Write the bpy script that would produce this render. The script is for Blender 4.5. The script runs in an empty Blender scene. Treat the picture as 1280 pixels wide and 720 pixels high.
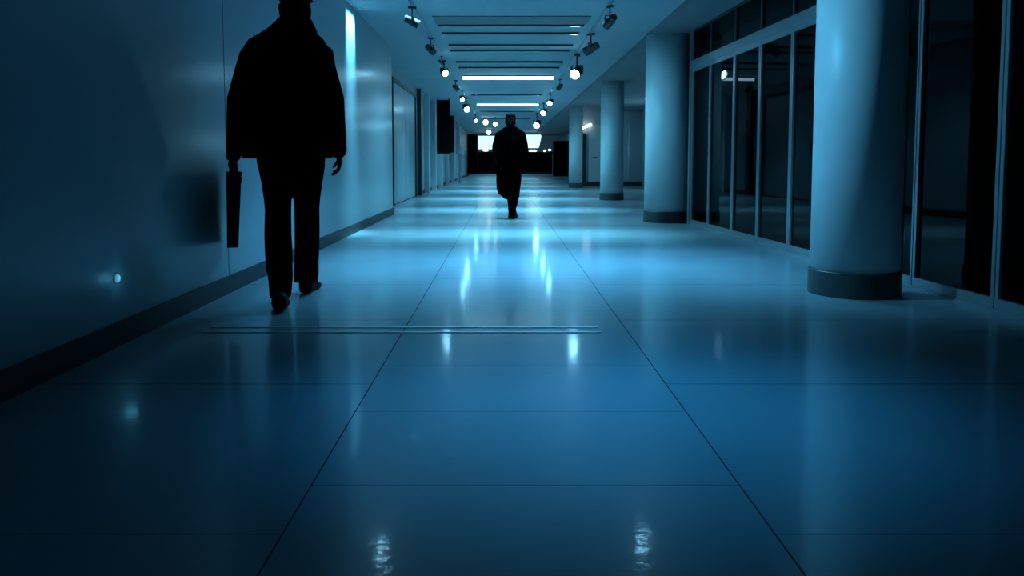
import bpy, bmesh, math, random
from mathutils import Vector, Matrix, Euler, noise
random.seed(7)
S = bpy.context.scene
COL = S.collection
V = Vector
PI = math.pi

# ------------------------------------------------------------------ camera
FPX, HZ, VX, CAMH, PITCH = 1000.0, 202.0, 630.0, 0.88, math.radians(4.0)
cam_d = bpy.data.cameras.new('camera')
cam = bpy.data.objects.new('camera', cam_d); COL.objects.link(cam)
cam.location = (0, 0, CAMH)
cam.rotation_euler = (PI/2 - PITCH, 0, 0)
cam_d.sensor_width = 36.0; cam_d.sensor_fit = 'HORIZONTAL'
FC = FPX*math.cos(PITCH)
cam_d.lens = FC/1280*36.0
PPX, PPY = VX, HZ + FC*math.tan(PITCH)
cam_d.shift_x = (640-PPX)/1280
cam_d.shift_y = -(360-PPY)/1280
cam_d.clip_end = 200
S.camera = cam

def ray(px, py):
    a, b = (px-PPX)/FC, -(py-PPY)/FC
    c, s = math.cos(PITCH), math.sin(PITCH)
    return V((a, c + b*s, b*c - s))
def G(px, py):                       # point of the floor seen at a pixel
    r = ray(px, py); t = -CAMH/r.z
    return V((r.x*t, r.y*t, 0))
def D(px, py, d):                    # point at depth d along the corridor
    r = ray(px, py); t = d/r.y
    return V((r.x*t, d, CAMH + r.z*t))

# ------------------------------------------------------------------ helpers
def set_props(o, label=None, cat=None, group=None, kind=None):
    if label: o['label'] = label
    if cat: o['category'] = cat
    if group: o['group'] = group
    if kind: o['kind'] = kind
    return o
def thing(name, label, cat, loc=(0, 0, 0), rz=0, group=None, kind=None):
    o = bpy.data.objects.new(name, None); COL.objects.link(o)
    o.location = loc; o.rotation_euler = (0, 0, rz); o.empty_display_size = .1
    return set_props(o, label, cat, group, kind)
def chain_loc(p):
    v = V((0, 0, 0))
    while p is not None:
        v += p.location; p = p.parent
    return v
def link(name, me, mat, parent=None, smooth=False):
    o = bpy.data.objects.new(name, me); COL.objects.link(o)
    if mat is not None and not me.materials: me.materials.append(mat)
    if parent is not None: o.parent = parent
    if smooth:
        for p in me.polygons: p.use_smooth = True
    return o
def obj(name, bm, mat, parent=None, smooth=False, world=False, bevel=0, seg=2):
    if world and parent is not None:
        bmesh.ops.translate(bm, vec=-chain_loc(parent), verts=bm.verts)
    if bevel:
        es = [e for e in bm.edges if len(e.link_faces) == 2 and e.calc_face_angle(0) > .6]
        bmesh.ops.bevel(bm, geom=es, offset=bevel, segments=seg, affect='EDGES', clamp_overlap=True)
    bmesh.ops.recalc_face_normals(bm, faces=bm.faces)
    me = bpy.data.meshes.new(name); bm.to_mesh(me); bm.free()
    return link(name, me, mat, parent, smooth)
def struct(name, bm, mat, label, cat, bevel=0, smooth=False):
    o = obj(name, bm, mat, bevel=bevel, smooth=smooth)
    return set_props(o, label, cat, kind='structure')
def copy_tree(o, parent=None):
    c = o.copy(); COL.objects.link(c)
    if parent is not None: c.parent = parent
    for ch in list(o.children): copy_tree(ch, c)
    return c
def box(bm, x0, x1, y0, y1, z0, z1, M=None):
    vs = [bm.verts.new((x, y, z)) for x in (x0, x1) for y in (y0, y1) for z in (z0, z1)]
    for f in ((0, 1, 3, 2), (4, 6, 7, 5), (0, 4, 5, 1), (2, 3, 7, 6), (0, 2, 6, 4), (1, 5, 7, 3)):
        bm.faces.new([vs[i] for i in f])
    if M is not None: bmesh.ops.transform(bm, matrix=M, verts=vs)
    return bm
def B(*a, M=None):
    return box(bmesh.new(), *a, M=M)
def lathe(bm, prof, n=32, M=None, cap=True):
    rings = []
    for r, z in prof:
        rings.append([bm.verts.new((r*math.cos(2*PI*k/n), r*math.sin(2*PI*k/n), z)) for k in range(n)])
    for a, b in zip(rings, rings[1:]):
        for k in range(n):
            bm.faces.new((a[k], a[(k+1) % n], b[(k+1) % n], b[k]))
    if cap:
        bm.faces.new(rings[0][::-1]); bm.faces.new(rings[-1])
    if M is not None: bmesh.ops.transform(bm, matrix=M, verts=[v for r in rings for v in r])
    return bm
def loft(bm, rings, n=20, p=2.0):
    """rings: (centre, u half-axis, v half-axis); closed superelliptic loft"""
    R = []
    for c, u, v in rings:
        row = []
        for k in range(n):
            t = 2*PI*k/n; ct, st = math.cos(t), math.sin(t)
            row.append(bm.verts.new(V(c) + V(u)*math.copysign(abs(ct)**(2/p), ct) + V(v)*math.copysign(abs(st)**(2/p), st)))
        R.append(row)
    for a, b in zip(R, R[1:]):
        for k in range(n):
            bm.faces.new((a[k], a[(k+1) % n], b[(k+1) % n], b[k]))
    bm.faces.new(R[0][::-1]); bm.faces.new(R[-1])
    return bm
def tube(bm, pts, rad, n=12, flat=1.0, side=None):
    """tube along points, rounded ends; flat scales the second axis"""
    pts = [V(p) for p in pts]
    if not hasattr(rad, '__len__'): rad = [rad]*len(pts)
    rings = []
    for i, p in enumerate(pts):
        t = (pts[min(i+1, len(pts)-1)] - pts[max(i-1, 0)]).normalized()
        ref = V(side) if side is not None else (V((1, 0, 0)) if abs(t.x) < .8 else V((0, 1, 0)))
        u = (ref - t*ref.dot(t)).normalized(); v = t.cross(u)
        r = rad[i]
        if i == 0:
            rings += [(p - t*r*.75, u*r*.35, v*r*.35*flat), (p - t*r*.4, u*r*.8, v*r*.8*flat)]
        rings.append((p, u*r, v*r*flat))
        if i == len(pts)-1:
            rings += [(p + t*r*.4, u*r*.8, v*r*.8*flat), (p + t*r*.75, u*r*.35, v*r*.35*flat)]
    return loft(bm, rings, n)
def ball(bm, c, rx, ry, rz, M=None, n=16):
    prof = [(max(.02, math.sin(PI*k/10)), -math.cos(PI*k/10)) for k in range(11)]
    T = Matrix.Translation(V(c)) @ (M.to_4x4() if M is not None else Matrix.Identity(4)) @ Matrix.Diagonal((rx, ry, rz, 1))
    return lathe(bm, prof, n, T)
def fused(name, bm, mat, parent, voxel=.01, smooth=3, world=True):
    """one continuous surface from overlapping closed shapes"""
    if world: bmesh.ops.translate(bm, vec=-chain_loc(parent), verts=bm.verts)
    bmesh.ops.recalc_face_normals(bm, faces=bm.faces)
    me = bpy.data.meshes.new(name+'_raw'); bm.to_mesh(me); bm.free()
    t = bpy.data.objects.new('raw', me); COL.objects.link(t)
    m = t.modifiers.new('r', 'REMESH'); m.mode = 'VOXEL'; m.voxel_size = voxel
    if smooth:
        s = t.modifiers.new('s', 'SMOOTH'); s.iterations = smooth; s.factor = .5
    dg = bpy.context.evaluated_depsgraph_get()
    me2 = bpy.data.meshes.new_from_object(t.evaluated_get(dg)); me2.name = name
    bpy.data.objects.remove(t); bpy.data.meshes.remove(me)
    me2.materials.clear()
    return link(name, me2, mat, parent, smooth=True)

# ------------------------------------------------------------------ materials
def mat(name, col, rough=.5, spec=.5, metal=0, coat=0, coat_rough=.1):
    m = bpy.data.materials.new(name); m.use_nodes = True
    b = m.node_tree.nodes['Principled BSDF']
    b.inputs['Base Color'].default_value = (*col, 1)
    b.inputs['Roughness'].default_value = rough
    b.inputs['Specular IOR Level'].default_value = spec
    b.inputs['Metallic'].default_value = metal
    b.inputs['Coat Weight'].default_value = coat
    b.inputs['Coat Roughness'].default_value = coat_rough
    return m
def nd(m, t, **kw):
    n = m.node_tree.nodes.new(t)
    for k, v in kw.items(): setattr(n, k, v)
    return n
def lk(m, a, b): m.node_tree.links.new(a, b)
def mottled(m, col, amount=.12, scale=3, bump=0, bscale=40, bdist=.002, rough=None, stretch=(1, 1, 1)):
    """gentle wear: colour noise, roughness noise and fine bump"""
    b = m.node_tree.nodes['Principled BSDF']
    tc = nd(m, 'ShaderNodeTexCoord'); mp = nd(m, 'ShaderNodeMapping'); mp.inputs['Scale'].default_value = stretch
    lk(m, tc.outputs['Object'], mp.inputs['Vector'])
    n = nd(m, 'ShaderNodeTexNoise'); n.inputs['Scale'].default_value = scale; n.inputs['Detail'].default_value = 5
    lk(m, mp.outputs['Vector'], n.inputs['Vector'])
    r = nd(m, 'ShaderNodeValToRGB')
    r.color_ramp.elements[0].position = .3; r.color_ramp.elements[1].position = .7
    r.color_ramp.elements[0].color = (*[c*(1-amount) for c in col], 1)
    r.color_ramp.elements[1].color = (*[min(1, c*(1+amount)) for c in col], 1)
    lk(m, n.outputs['Fac'], r.inputs['Fac']); lk(m, r.outputs['Color'], b.inputs['Base Color'])
    if rough:
        mr = nd(m, 'ShaderNodeMapRange'); mr.inputs['To Min'].default_value = rough[0]; mr.inputs['To Max'].default_value = rough[1]
        mr.inputs['From Min'].default_value = .3; mr.inputs['From Max'].default_value = .7
        lk(m, n.outputs['Fac'], mr.inputs['Value']); lk(m, mr.outputs['Result'], b.inputs['Roughness'])
    if bump:
        n2 = nd(m, 'ShaderNodeTexNoise'); n2.inputs['Scale'].default_value = bscale; n2.inputs['Detail'].default_value = 3
        lk(m, mp.outputs['Vector'], n2.inputs['Vector'])
        bp = nd(m, 'ShaderNodeBump'); bp.inputs['Strength'].default_value = bump; bp.inputs['Distance'].default_value = bdist
        lk(m, n2.outputs['Fac'], bp.inputs['Height']); lk(m, bp.outputs['Normal'], b.inputs['Normal'])
        lk(m, bp.outputs['Normal'], b.inputs['Coat Normal'])
        return r, b, bp
    return r, b, None
def emit(name, col, strength):
    m = bpy.data.materials.new(name); m.use_nodes = True
    b = m.node_tree.nodes['Principled BSDF']
    b.inputs['Base Color'].default_value = (.8, .8, .8, 1)
    b.inputs['Emission Color'].default_value = (*col, 1)
    b.inputs['Emission Strength'].default_value = strength
    return m

# floor: large polished slabs, joints every 1.16 m across and staggered along
FLOOR_COL = (.25, .295, .32)
m_floor = mat('polished_floor_slabs', FLOOR_COL, .30, .5, coat=.35, coat_rough=.085)
ramp, fb, fbp = mottled(m_floor, FLOOR_COL, .10, 1.3, bump=.12, bscale=22, bdist=.004, rough=None)
def mth(m, op, a, b=None, c=None):
    n = nd(m, 'ShaderNodeMath', operation=op)
    for i, v in enumerate((a, b, c)):
        if v is None: continue
        if isinstance(v, (int, float)): n.inputs[i].default_value = v
        else: lk(m, v, n.inputs[i])
    return n.outputs[0]
tc = nd(m_floor, 'ShaderNodeTexCoord'); sp = nd(m_floor, 'ShaderNodeSeparateXYZ'); lk(m_floor, tc.outputs['Object'], sp.inputs[0])
X, Y = sp.outputs['X'], sp.outputs['Y']
jl = mth(m_floor, 'ABSOLUTE', mth(m_floor, 'ADD', X, .525)); jr = mth(m_floor, 'ABSOLUTE', mth(m_floor, 'SUBTRACT', X, .642))
jx = mth(m_floor, 'MINIMUM', jl, jr)
side = mth(m_floor, 'GREATER_THAN', mth(m_floor, 'ABSOLUTE', mth(m_floor, 'SUBTRACT', X, .058)), .583)
ys = mth(m_floor, 'DIVIDE', mth(m_floor, 'ADD', Y, mth(m_floor, 'MULTIPLY_ADD', side, .287, 10*.64-2.12)), mth(m_floor, 'MULTIPLY_ADD', side, .64, .64))
jy = mth(m_floor, 'MULTIPLY', mth(m_floor, 'ABSOLUTE', mth(m_floor, 'SUBTRACT', mth(m_floor, 'FRACT', mth(m_floor, 'ADD', ys, .5)), .5)), .64)
joint = mth(m_floor, 'MAXIMUM', mth(m_floor, 'LESS_THAN', jx, .0024), mth(m_floor, 'LESS_THAN', jy, .0013))
mx = nd(m_floor, 'ShaderNodeMix', data_type='RGBA')
lk(m_floor, joint, mx.inputs['Factor']); lk(m_floor, ramp.outputs['Color'], mx.inputs['A']); mx.inputs['B'].default_value = (.05, .06, .07, 1)
lk(m_floor, mx.outputs['Result'], fb.inputs['Base Color'])
jinv = mth(m_floor, 'SUBTRACT', 1.0, joint)
lk(m_floor, mth(m_floor, 'MULTIPLY', jinv, .5), fb.inputs['Specular IOR Level'])
lk(m_floor, mth(m_floor, 'MULTIPLY', jinv, .35), fb.inputs['Coat Weight'])

m_wall = mat('glossy_wall_panel', (.26, .325, .36), .45, .4, coat=.25, coat_rough=.18)
mottled(m_wall, (.26, .325, .36), .06, .7, bump=.10, bscale=6, bdist=.006)
m_plain = mat('painted_wall', (.42, .45, .48), .5, .4); mottled(m_plain, (.42, .45, .48), .06, 2)
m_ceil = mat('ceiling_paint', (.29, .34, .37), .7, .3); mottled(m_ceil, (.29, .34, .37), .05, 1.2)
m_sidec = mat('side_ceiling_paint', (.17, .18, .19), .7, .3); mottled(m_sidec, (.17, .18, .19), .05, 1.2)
m_col = mat('column_paint', (.55, .58, .60), .42, .4); mottled(m_col, (.55, .58, .60), .04, 2.5, bump=.05, bscale=30)
m_colbase = mat('column_skirting', (.045, .048, .053), .45, .4); mottled(m_colbase, (.045, .048, .053), .2, 6)
m_base = mat('dark_skirting', (.03, .03, .034), .5, .3); mottled(m_base, (.03, .03, .034), .2, 4)
m_seam = mat('panel_seam', (.02, .022, .025), .7, .1); mottled(m_seam, (.02, .022, .025), .2, 9)
m_frame = mat('brushed_aluminium_frame', (.42, .44, .46), .35, .5, metal=.7); mottled(m_frame, (.42, .44, .46), .08, 12)
m_bright = mat('bright_metal_post', (.75, .77, .8), .25, .5, metal=.8); mottled(m_bright, (.75, .77, .8), .06, 12)
m_strip_metal = mat('polished_joint_metal', (.8, .82, .84), .42, .5, metal=1); mottled(m_strip_metal, (.8, .82, .84), .05, 20)
m_dframe = mat('dark_frame_metal', (.03, .032, .036), .45, .4); mottled(m_dframe, (.03, .032, .036), .2, 12)
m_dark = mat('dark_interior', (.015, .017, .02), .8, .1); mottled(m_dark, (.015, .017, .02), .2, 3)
m_black = mat('black_lacquer', (.0016, .0016, .002), .7, .04); mottled(m_black, (.0016, .0016, .002), .2, 5)
m_house = mat('black_lamp_metal', (.02, .022, .025), .4, .4); mottled(m_house, (.02, .022, .025), .2, 25)
m_track = mat('grey_track_metal', (.4, .42, .44), .4, .5); mottled(m_track, (.4, .42, .44), .08, 10)
m_off = mat('unlit_lens', (.05, .055, .06), .15, .5); mottled(m_off, (.05, .055, .06), .1, 20)
m_lum = mat('luminaire_housing', (.05, .055, .06), .6, .2); mottled(m_lum, (.05, .055, .06), .1, 10)
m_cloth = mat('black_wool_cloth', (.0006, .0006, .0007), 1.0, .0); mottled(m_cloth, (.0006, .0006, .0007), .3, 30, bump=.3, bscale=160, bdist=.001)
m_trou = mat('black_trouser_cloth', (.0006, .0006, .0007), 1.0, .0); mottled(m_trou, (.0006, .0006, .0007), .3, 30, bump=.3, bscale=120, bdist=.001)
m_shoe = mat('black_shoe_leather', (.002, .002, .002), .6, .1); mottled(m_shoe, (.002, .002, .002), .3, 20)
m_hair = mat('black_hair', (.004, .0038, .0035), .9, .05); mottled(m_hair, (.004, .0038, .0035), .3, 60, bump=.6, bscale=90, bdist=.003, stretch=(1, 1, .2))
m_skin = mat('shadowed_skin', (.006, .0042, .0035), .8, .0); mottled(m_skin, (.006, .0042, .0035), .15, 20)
m_leather = mat('black_case_leather', (.005, .005, .005), .7, .1); mottled(m_leather, (.005, .005, .005), .2, 30, bump=.3, bscale=200, bdist=.0006)
m_clasp = mat('steel_clasp', (.5, .5, .52), .3, .5, metal=1); mottled(m_clasp, (.5, .5, .52), .1, 40)

m_glass = bpy.data.materials.new('dark_glass'); m_glass.use_nodes = True
nt = m_glass.node_tree; nt.nodes.clear()
go = nd(m_glass, 'ShaderNodeOutputMaterial'); gm = nd(m_glass, 'ShaderNodeMixShader')
gf = nd(m_glass, 'ShaderNodeFresnel'); gf.inputs['IOR'].default_value = 1.5
gt = nd(m_glass, 'ShaderNodeBsdfTransparent'); gt.inputs['Color'].default_value = (.18, .20, .22, 1)
gg = nd(m_glass, 'ShaderNodeBsdfGlossy'); gg.inputs['Roughness'].default_value = .015; gg.inputs['Color'].default_value = (.33, .33, .33, 1)
lk(m_glass, gf.outputs[0], gm.inputs[0]); lk(m_glass, gt.outputs[0], gm.inputs[1]); lk(m_glass, gg.outputs[0], gm.inputs[2]); lk(m_glass, gm.outputs[0], go.inputs['Surface'])

WHITE = (.72, .94, 1.0)
m_lens = emit('lit_lens', (.26, .70, 1.0), 55)
m_strip = emit('lit_diffuser', (.40, .82, 1.0), 4.5)
m_tube = emit('lit_tube', (.72, .94, 1.0), 5)
m_screen = emit('lit_box_face', (.60, .88, .95), 1.1)
m_glow_spot = emit('glow_spot_dome', (.20, .66, 1.0), .30)
m_glow = emit('small_lamp_glow', (.75, .95, 1.0), 2.5)

# ------------------------------------------------------------------ the setting
WL, WL2 = -1.85, -2.25        # near / far left wall faces
WEND = 13.3
CZ = 2.76
EDGE = 2.12
END = 56.0
struct('floor', B(-2.6, 7.0, -4, END+.3, -.2, 0), m_floor, 'polished pale stone slab floor of the whole corridor', 'floor')
ce = bmesh.new()
box(ce, -2.6, EDGE, -4, END+.3, CZ, CZ+.3)
struct('ceiling', ce, m_ceil, 'flat pale ceiling over the corridor between left wall and columns', 'ceiling')
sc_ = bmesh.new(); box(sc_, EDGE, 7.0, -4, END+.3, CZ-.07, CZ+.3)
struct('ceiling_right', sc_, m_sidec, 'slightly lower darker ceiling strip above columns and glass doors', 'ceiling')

# left wall: panels with dark vertical seams
wl = bmesh.new()
seam_y = [-1.0, 1.9, 5.33, WEND-.02]
y0 = -4
for s in seam_y:
    box(wl, WL-.08, WL, y0, s-.006, 0, CZ); y0 = s+.006
box(wl, -2.6, WL-.03, -4, WEND, 0, CZ)
struct('wall_left', wl, m_wall, 'glossy panelled near wall on the left behind the man with the case', 'wall')
struct('wall_left_far', B(-2.6, WL2, WEND, END, 0, CZ), m_wall, 'set-back far part of the left wall beyond the glossy panels', 'wall')
struct('baseboard_left', B(WL, WL+.014, -4, WEND, 0, .115), m_base, 'dark skirting along the foot of the near left wall', 'baseboard', bevel=.003)
struct('baseboard_left_far', B(WL2, WL2+.014, WEND, END, 0, .10), m_base, 'dark skirting along the set-back far left wall', 'baseboard', bevel=.003)
struct('wall_end', B(-2.6, 7, END, END+.3, 0, CZ), m_plain, 'pale wall closing the far end of the corridor', 'wall')
struct('wall_back', B(-2.6, 7, -4.3, -4, 0, CZ), m_dark, 'dark wall closing the corridor behind the viewer', 'wall')
# right side beyond the glass doors
RF = 29.0
struct('wall_right_recess', B(5.0, 5.3, 11.6, RF, 0, CZ-.07), m_plain, 'side wall of the recess behind the third column', 'wall')
wr = bmesh.new(); box(wr, 2.75, 5.3, RF, RF+.2, 0, CZ-.07); box(wr, 4.2, 4.4, RF+.2, END, 0, CZ-.07)
struct('wall_right_far', wr, m_plain, 'far right wall turning the corner beside the fourth column', 'wall')
struct('baseboard_right', B(2.736, 5.0, RF-.014, RF, 0, .16), m_base, 'dark skirting under the recessed right wall', 'baseboard', bevel=.003)
# dark room behind glass
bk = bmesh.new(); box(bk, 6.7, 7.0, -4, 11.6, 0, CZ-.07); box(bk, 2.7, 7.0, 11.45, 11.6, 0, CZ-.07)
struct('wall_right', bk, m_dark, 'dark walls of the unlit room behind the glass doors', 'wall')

# metal joint plate in the floor
jp = bmesh.new()
a = G(262, 412.5)
box(jp, -1.56, .50, a.y-.070, a.y-.058, 0, .004); box(jp, -1.56, .50, a.y+.055, a.y+.07, 0, .004)
struct('trim_1', jp, m_strip_metal, 'thin metal joint strip across the floor below the man with the case', 'floor strip')

# ------------------------------------------------------------------ glazed doors on the right
GA, GB = V((2.95, 4.2, 0)), V((2.62, 11.4, 0))
gd = (GB-GA).normalized(); gn = V((-gd.y, gd.x, 0))        # gn points into the corridor
def gy(px):
    k = -(GB.x-GA.x)/(GB.y-GA.y)
    y = (GA.x + k*GA.y)/((px-VX)/1000 + k)
    return GA + gd*((y-GA.y)/gd.y)
stations = [GA + gd*(-4.4), GA+gd*(-2.9), GA+gd*(-1.4)] + [gy(p) for p in (1255, 1149, 1128, 990, 950, 918, 888, 866)]
def gbox(bm, s0, s1, t0, t1, z0, z1, o):
    """box in the glass wall's frame: s along, t towards corridor, origin o"""
    M = Matrix(((gd.x, gn.x, 0, o.x), (gd.y, gn.y, 0, o.y), (0, 0, 1, 0), (0, 0, 0, 1)))
    return box(bm, s0, s1, t0, t1, z0, z1, M)
def gring(bm, s0, s1, t0, t1, z0, z1, wl_, wr_, wb, wt, o):
    """one-piece rectangular frame in the glass wall's frame"""
    M = Matrix(((gd.x, gn.x, 0, o.x), (gd.y, gn.y, 0, o.y), (0, 0, 1, 0), (0, 0, 0, 1)))
    return ring(bm, s0, s1, t0, t1, z0, z1, wl_, wr_, wb, wt, M)
def ring(bm, s0, s1, t0, t1, z0, z1, wl_, wr_, wb, wt, M):
    out = [(s0, z0), (s1, z0), (s1, z1), (s0, z1)]; inn = [(s0+wl_, z0+wb), (s1-wr_, z0+wb), (s1-wr_, z1-wt), (s0+wl_, z1-wt)]
    q = [[bm.verts.new(M @ V((s, t, z))) for s, z in L] for t in (t0, t1) for L in (out, inn)]
    for k in range(4):
        n = (k+1) % 4
        for a, b in ((0, 1), (1, 3), (3, 2), (2, 0)): bm.faces.new((q[a][k], q[a][n], q[b][n], q[b][k]))
    return bm
HD0, HD1 = 2.165, 2.265
door_desc = ['glass panel nearest the viewer outside the right edge', 'second glass panel outside the right edge', 'third glass panel outside the right edge',
  'black glass panel at the far right edge of the photo', 'wide black glass panel right of the nearest column', 'narrow glass strip right beside the nearest column',
  'glass door half hidden behind the nearest column', 'glass door left of the nearest column showing a bright reflection', 'middle glass door between the two nearest columns',
  'second glass door from the second column']
nwin = 0
for i in range(len(stations)-1):
    o, e = stations[i], stations[i+1]; L = (e-o).length
    t = thing('door_%d' % (i+1), door_desc[i] if i < len(door_desc) else 'glass door', 'glass door', o, kind='structure')
    f = bmesh.new(); fw = .032 if L > .4 else .02
    gring(f, .004, L-.004, -.025, .025, .012, HD0-.001, fw, fw, .06, .05, o)
    obj('door_frame', f, m_frame if i in (2, 4, 5, 6, 8) else m_frame, t, world=True, bevel=.002)
    p = bmesh.new(); gbox(p, fw-.004, L-fw+.004, -.005, .005, .06, HD0-.04, o)
    obj('glass_pane', p, m_glass, t, world=True)
    t = thing('window_%d' % (i+1), 'fanlight above the ' + door_desc[i], 'fanlight', o + V((0, 0, HD1)), kind='structure')
    f = bmesh.new()
    gring(f, .004, L-.004, -.02, .02, HD1+.001, CZ-.071, .02, .02, .015, .03, o)
    obj('window_frame', f, m_dframe, t, world=True)
    p = bmesh.new(); gbox(p, .02, L-.02, -.004, .004, HD1, CZ-.09, o)
    obj('glass_pane', p, m_glass, t, world=True)
o = stations[0]; LT = (stations[-1]-o).length
tb = bmesh.new(); gbox(tb, 0, LT+.06, -.06, .05, HD0, HD1, o)
struct('trim_2', tb, m_frame, 'pale metal header beam running above the row of glass doors', 'header beam', bevel=.006)
tb = bmesh.new(); gbox(tb, 0, LT+.05, -.04, .04, 0, .012, o)
struct('trim_3', tb, m_frame, 'thin metal threshold along the foot of the glass doors', 'threshold')
tb = bmesh.new(); gbox(tb, LT, LT+.07, -.05, .05, 0, CZ-.07, o)
struct('trim_4', tb, m_frame, 'end post of the glass door row beside the second column', 'post', bevel=.004)

# ------------------------------------------------------------------ columns
def column(px0, px1, py, label, base=True):
    c0, c1 = G(px0, py), G(px1, py)
    d = c0.y; r = (c1.x-c0.x)/2
    c = V(((c0.x+c1.x)/2, d + r*.9, 0))
    c = V((c.x*(c.y/d)**1.0, c.y, 0))
    t = thing('column', label, 'column', c, group='round columns along the right side', kind='thing')
    bh = .165
    s = bmesh.new(); lathe(s, [(r, bh), (r, CZ-.07)], 64)
    obj('shaft', s, m_col, t, smooth=True)
    s = bmesh.new(); lathe(s, [(r+.012, 0), (r+.012, bh-.006), (r+.006, bh), (r*.9, bh)], 64)
    obj('base_band', s, m_colbase, t)
    return t
column(1012, 1121, 374, 'nearest and widest round pale column with dark base, at the right')
column(804.5, 859, 279, 'second round pale column, standing at the end of the glass doors')
column(750, 779, 250.5, 'third round pale column, narrow, left of the second one')
column(711, 728, 235, 'fourth slim round column, far off beside the far right wall')
for o in [x for x in bpy.data.objects if x.name.startswith('shaft')]:
    for p in o.data.polygons:
        if abs(p.normal.z) > .9: p.use_smooth = False

# ------------------------------------------------------------------ left: set-back doorway, posts
ydoor0, ydoor1 = 15.9, 20.1
t = thing('door_12', 'wide pale door with dark frame in the set-back left wall', 'door', (WL2, ydoor0, 0), kind='structure')
f = bmesh.new()
prof = [(ydoor0, 0), (ydoor0, 2.56), (ydoor1, 2.56), (ydoor1, 0), (ydoor1-.1, 0), (ydoor1-.1, 2.48), (ydoor0+.1, 2.48), (ydoor0+.1, 0)]
pa = [[f.verts.new((x, y, z)) for y, z in prof] for x in (WL2, WL2+.06)]
for k in range(8): f.faces.new((pa[0][k], pa[0][(k+1) % 8], pa[1][(k+1) % 8], pa[1][k]))
for r_ in pa: f.faces.new((r_[0], r_[1], r_[6], r_[7])); f.faces.new((r_[1], r_[2], r_[5], r_[6])); f.faces.new((r_[2], r_[3], r_[4], r_[5]))
obj('door_frame', f, m_dframe, t, world=True, bevel=.004)
f = bmesh.new(); box(f, WL2, WL2+.03, ydoor0+.1, 17.99, .02, 2.48); obj('door_leaf', f, m_wall, t, world=True, bevel=.003)
f = bmesh.new(); box(f, WL2, WL2+.03, 18.01, ydoor1-.1, .02, 2.48); obj('door_leaf', f, m_wall, t, world=True, bevel=.003)
post = bmesh.new(); box(post, 0, .14, -.09, .09, 0, CZ-.001)
names = ['dark post on the left wall just beyond the wide door', 'broad pale post on the left wall, second beyond the wide door', 'pale post on left wall just before the black banner',
         'pale post seen under the black banner, nearest one', 'pale post seen under the black banner, middle one', 'pale post past the black banner on the left wall', 'farthest pale post on the left wall']
t0 = None
for lab, yy in zip(names, (20.9, 22.6, 24.8, 27.5, 30.5, 34, 38.5)):
    if yy < 21:
        pb_ = bmesh.new(); box(pb_, 0, .10, -.16, .16, 0, CZ-.001); o = obj('wall_post', pb_, m_dframe, bevel=.008)
    elif t0 is None:
        t0 = obj('wall_post', post, m_col, bevel=.008); o = t0
    else:
        o = t0.copy(); COL.objects.link(o)
    o.location = (WL2+.004, yy, 0)
    set_props(o, lab, 'post', 'posts along the left wall', 'thing')

# black banner
bd = 24.0
b0, b1 = D(544, 125, bd), D(568, 192, bd)
t = thing('banner_sign', 'tall black sign panel hanging from the ceiling beside the far left wall', 'sign', (b0.x, bd, b1.z))
x0 = D(546, 150, bd).x; x1 = D(563, 150, bd).x; xr = b1.x
f = bmesh.new(); box(f, x0, x1, bd-.05, bd+.05, b1.z, b0.z); obj('panel', f, m_black, t, world=True, bevel=.008)
f = bmesh.new(); box(f, x1, xr, bd+.0, bd+.06, b1.z+.03, b0.z-.46); obj('side_panel', f, m_black, t, world=True, bevel=.006)
f = bmesh.new(); box(f, x0+.02, x0+.05, bd-.015, bd+.015, b0.z-.01, CZ-.001); obj('hanger', f, m_house, t, world=True)
f = bmesh.new(); box(f, x1-.05, x1-.02, bd-.015, bd+.015, b0.z-.01, CZ-.001); obj('hanger', f, m_house, t, world=True)

# ------------------------------------------------------------------ ceiling luminaires
def luminaire(lit, w=2.0, dep=.07, h=.028):
    t = thing('linear_ceiling_light', '', 'ceiling light')
    f = bmesh.new(); box(f, -w/2, w/2, -dep/2, dep/2, -h, -.001)
    fb_ = [q for q in f.faces if all(abs(v.co.z+h) < 1e-5 for v in q.verts)]
    bmesh.ops.inset_region(f, faces=fb_, thickness=.008)
    bmesh.ops.translate(f, vec=(0, 0, .012), verts=fb_[0].verts)
    obj('housing', f, m_lum, t)
    f = bmesh.new(); d0, dh = (dep/2-.009, .062) if lit else (dep/2-.009, .0)
    prof = [(-d0, -h+.011), (-d0, -h-dh*.8), (-d0*.6, -h-dh-.002), (d0*.6, -h-dh-.002), (d0, -h-dh*.8), (d0, -h+.011)]
    a = [f.verts.new((-w/2+.01, y, z)) for y, z in prof]; b = [f.verts.new((w/2-.01, y, z)) for y, z in prof]
    for k in range(6): f.faces.new((a[k], a[(k+1) % 6], b[(k+1) % 6], b[k]))
    f.faces.new(a[::-1]); f.faces.new(b)
    obj('diffuser', f, m_strip if lit else m_off, t)
    return t
lp_lit, lp_off = luminaire(True), luminaire(False)
used = {}
def place_lum(lit, x, y, label):
    src = lp_lit if lit else lp_off
    o = src if lit not in used else copy_tree(src); used[lit] = 1
    o.location = (x, y, CZ)
    set_props(o, label, 'ceiling light', 'bar lights across the ceiling')
def dz(py, z): return (z-CAMH)*1000/(HZ-py)
place_lum(False, .10, dz(33, CZ), 'unlit dark ceiling bar nearest the viewer, first of the dark bars')
place_lum(False, .09, dz(43, CZ), 'second dark ceiling bar, the boldest dark line overhead')
place_lum(False, .11, dz(57.5, CZ), 'third dark ceiling bar, front one of the middle pair')
place_lum(False, .10, dz(64, CZ), 'fourth dark ceiling bar, rear one of the middle pair')
place_lum(False, .10, dz(78, CZ), 'fifth dark ceiling bar, faint, ahead of the nearest lit bar')
place_lum(False, .10, dz(85, CZ), 'sixth dark ceiling bar, just before the nearest lit bar')
place_lum(True, .09, 17.6, 'nearest glowing white ceiling bar, the brightest and longest')
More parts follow.
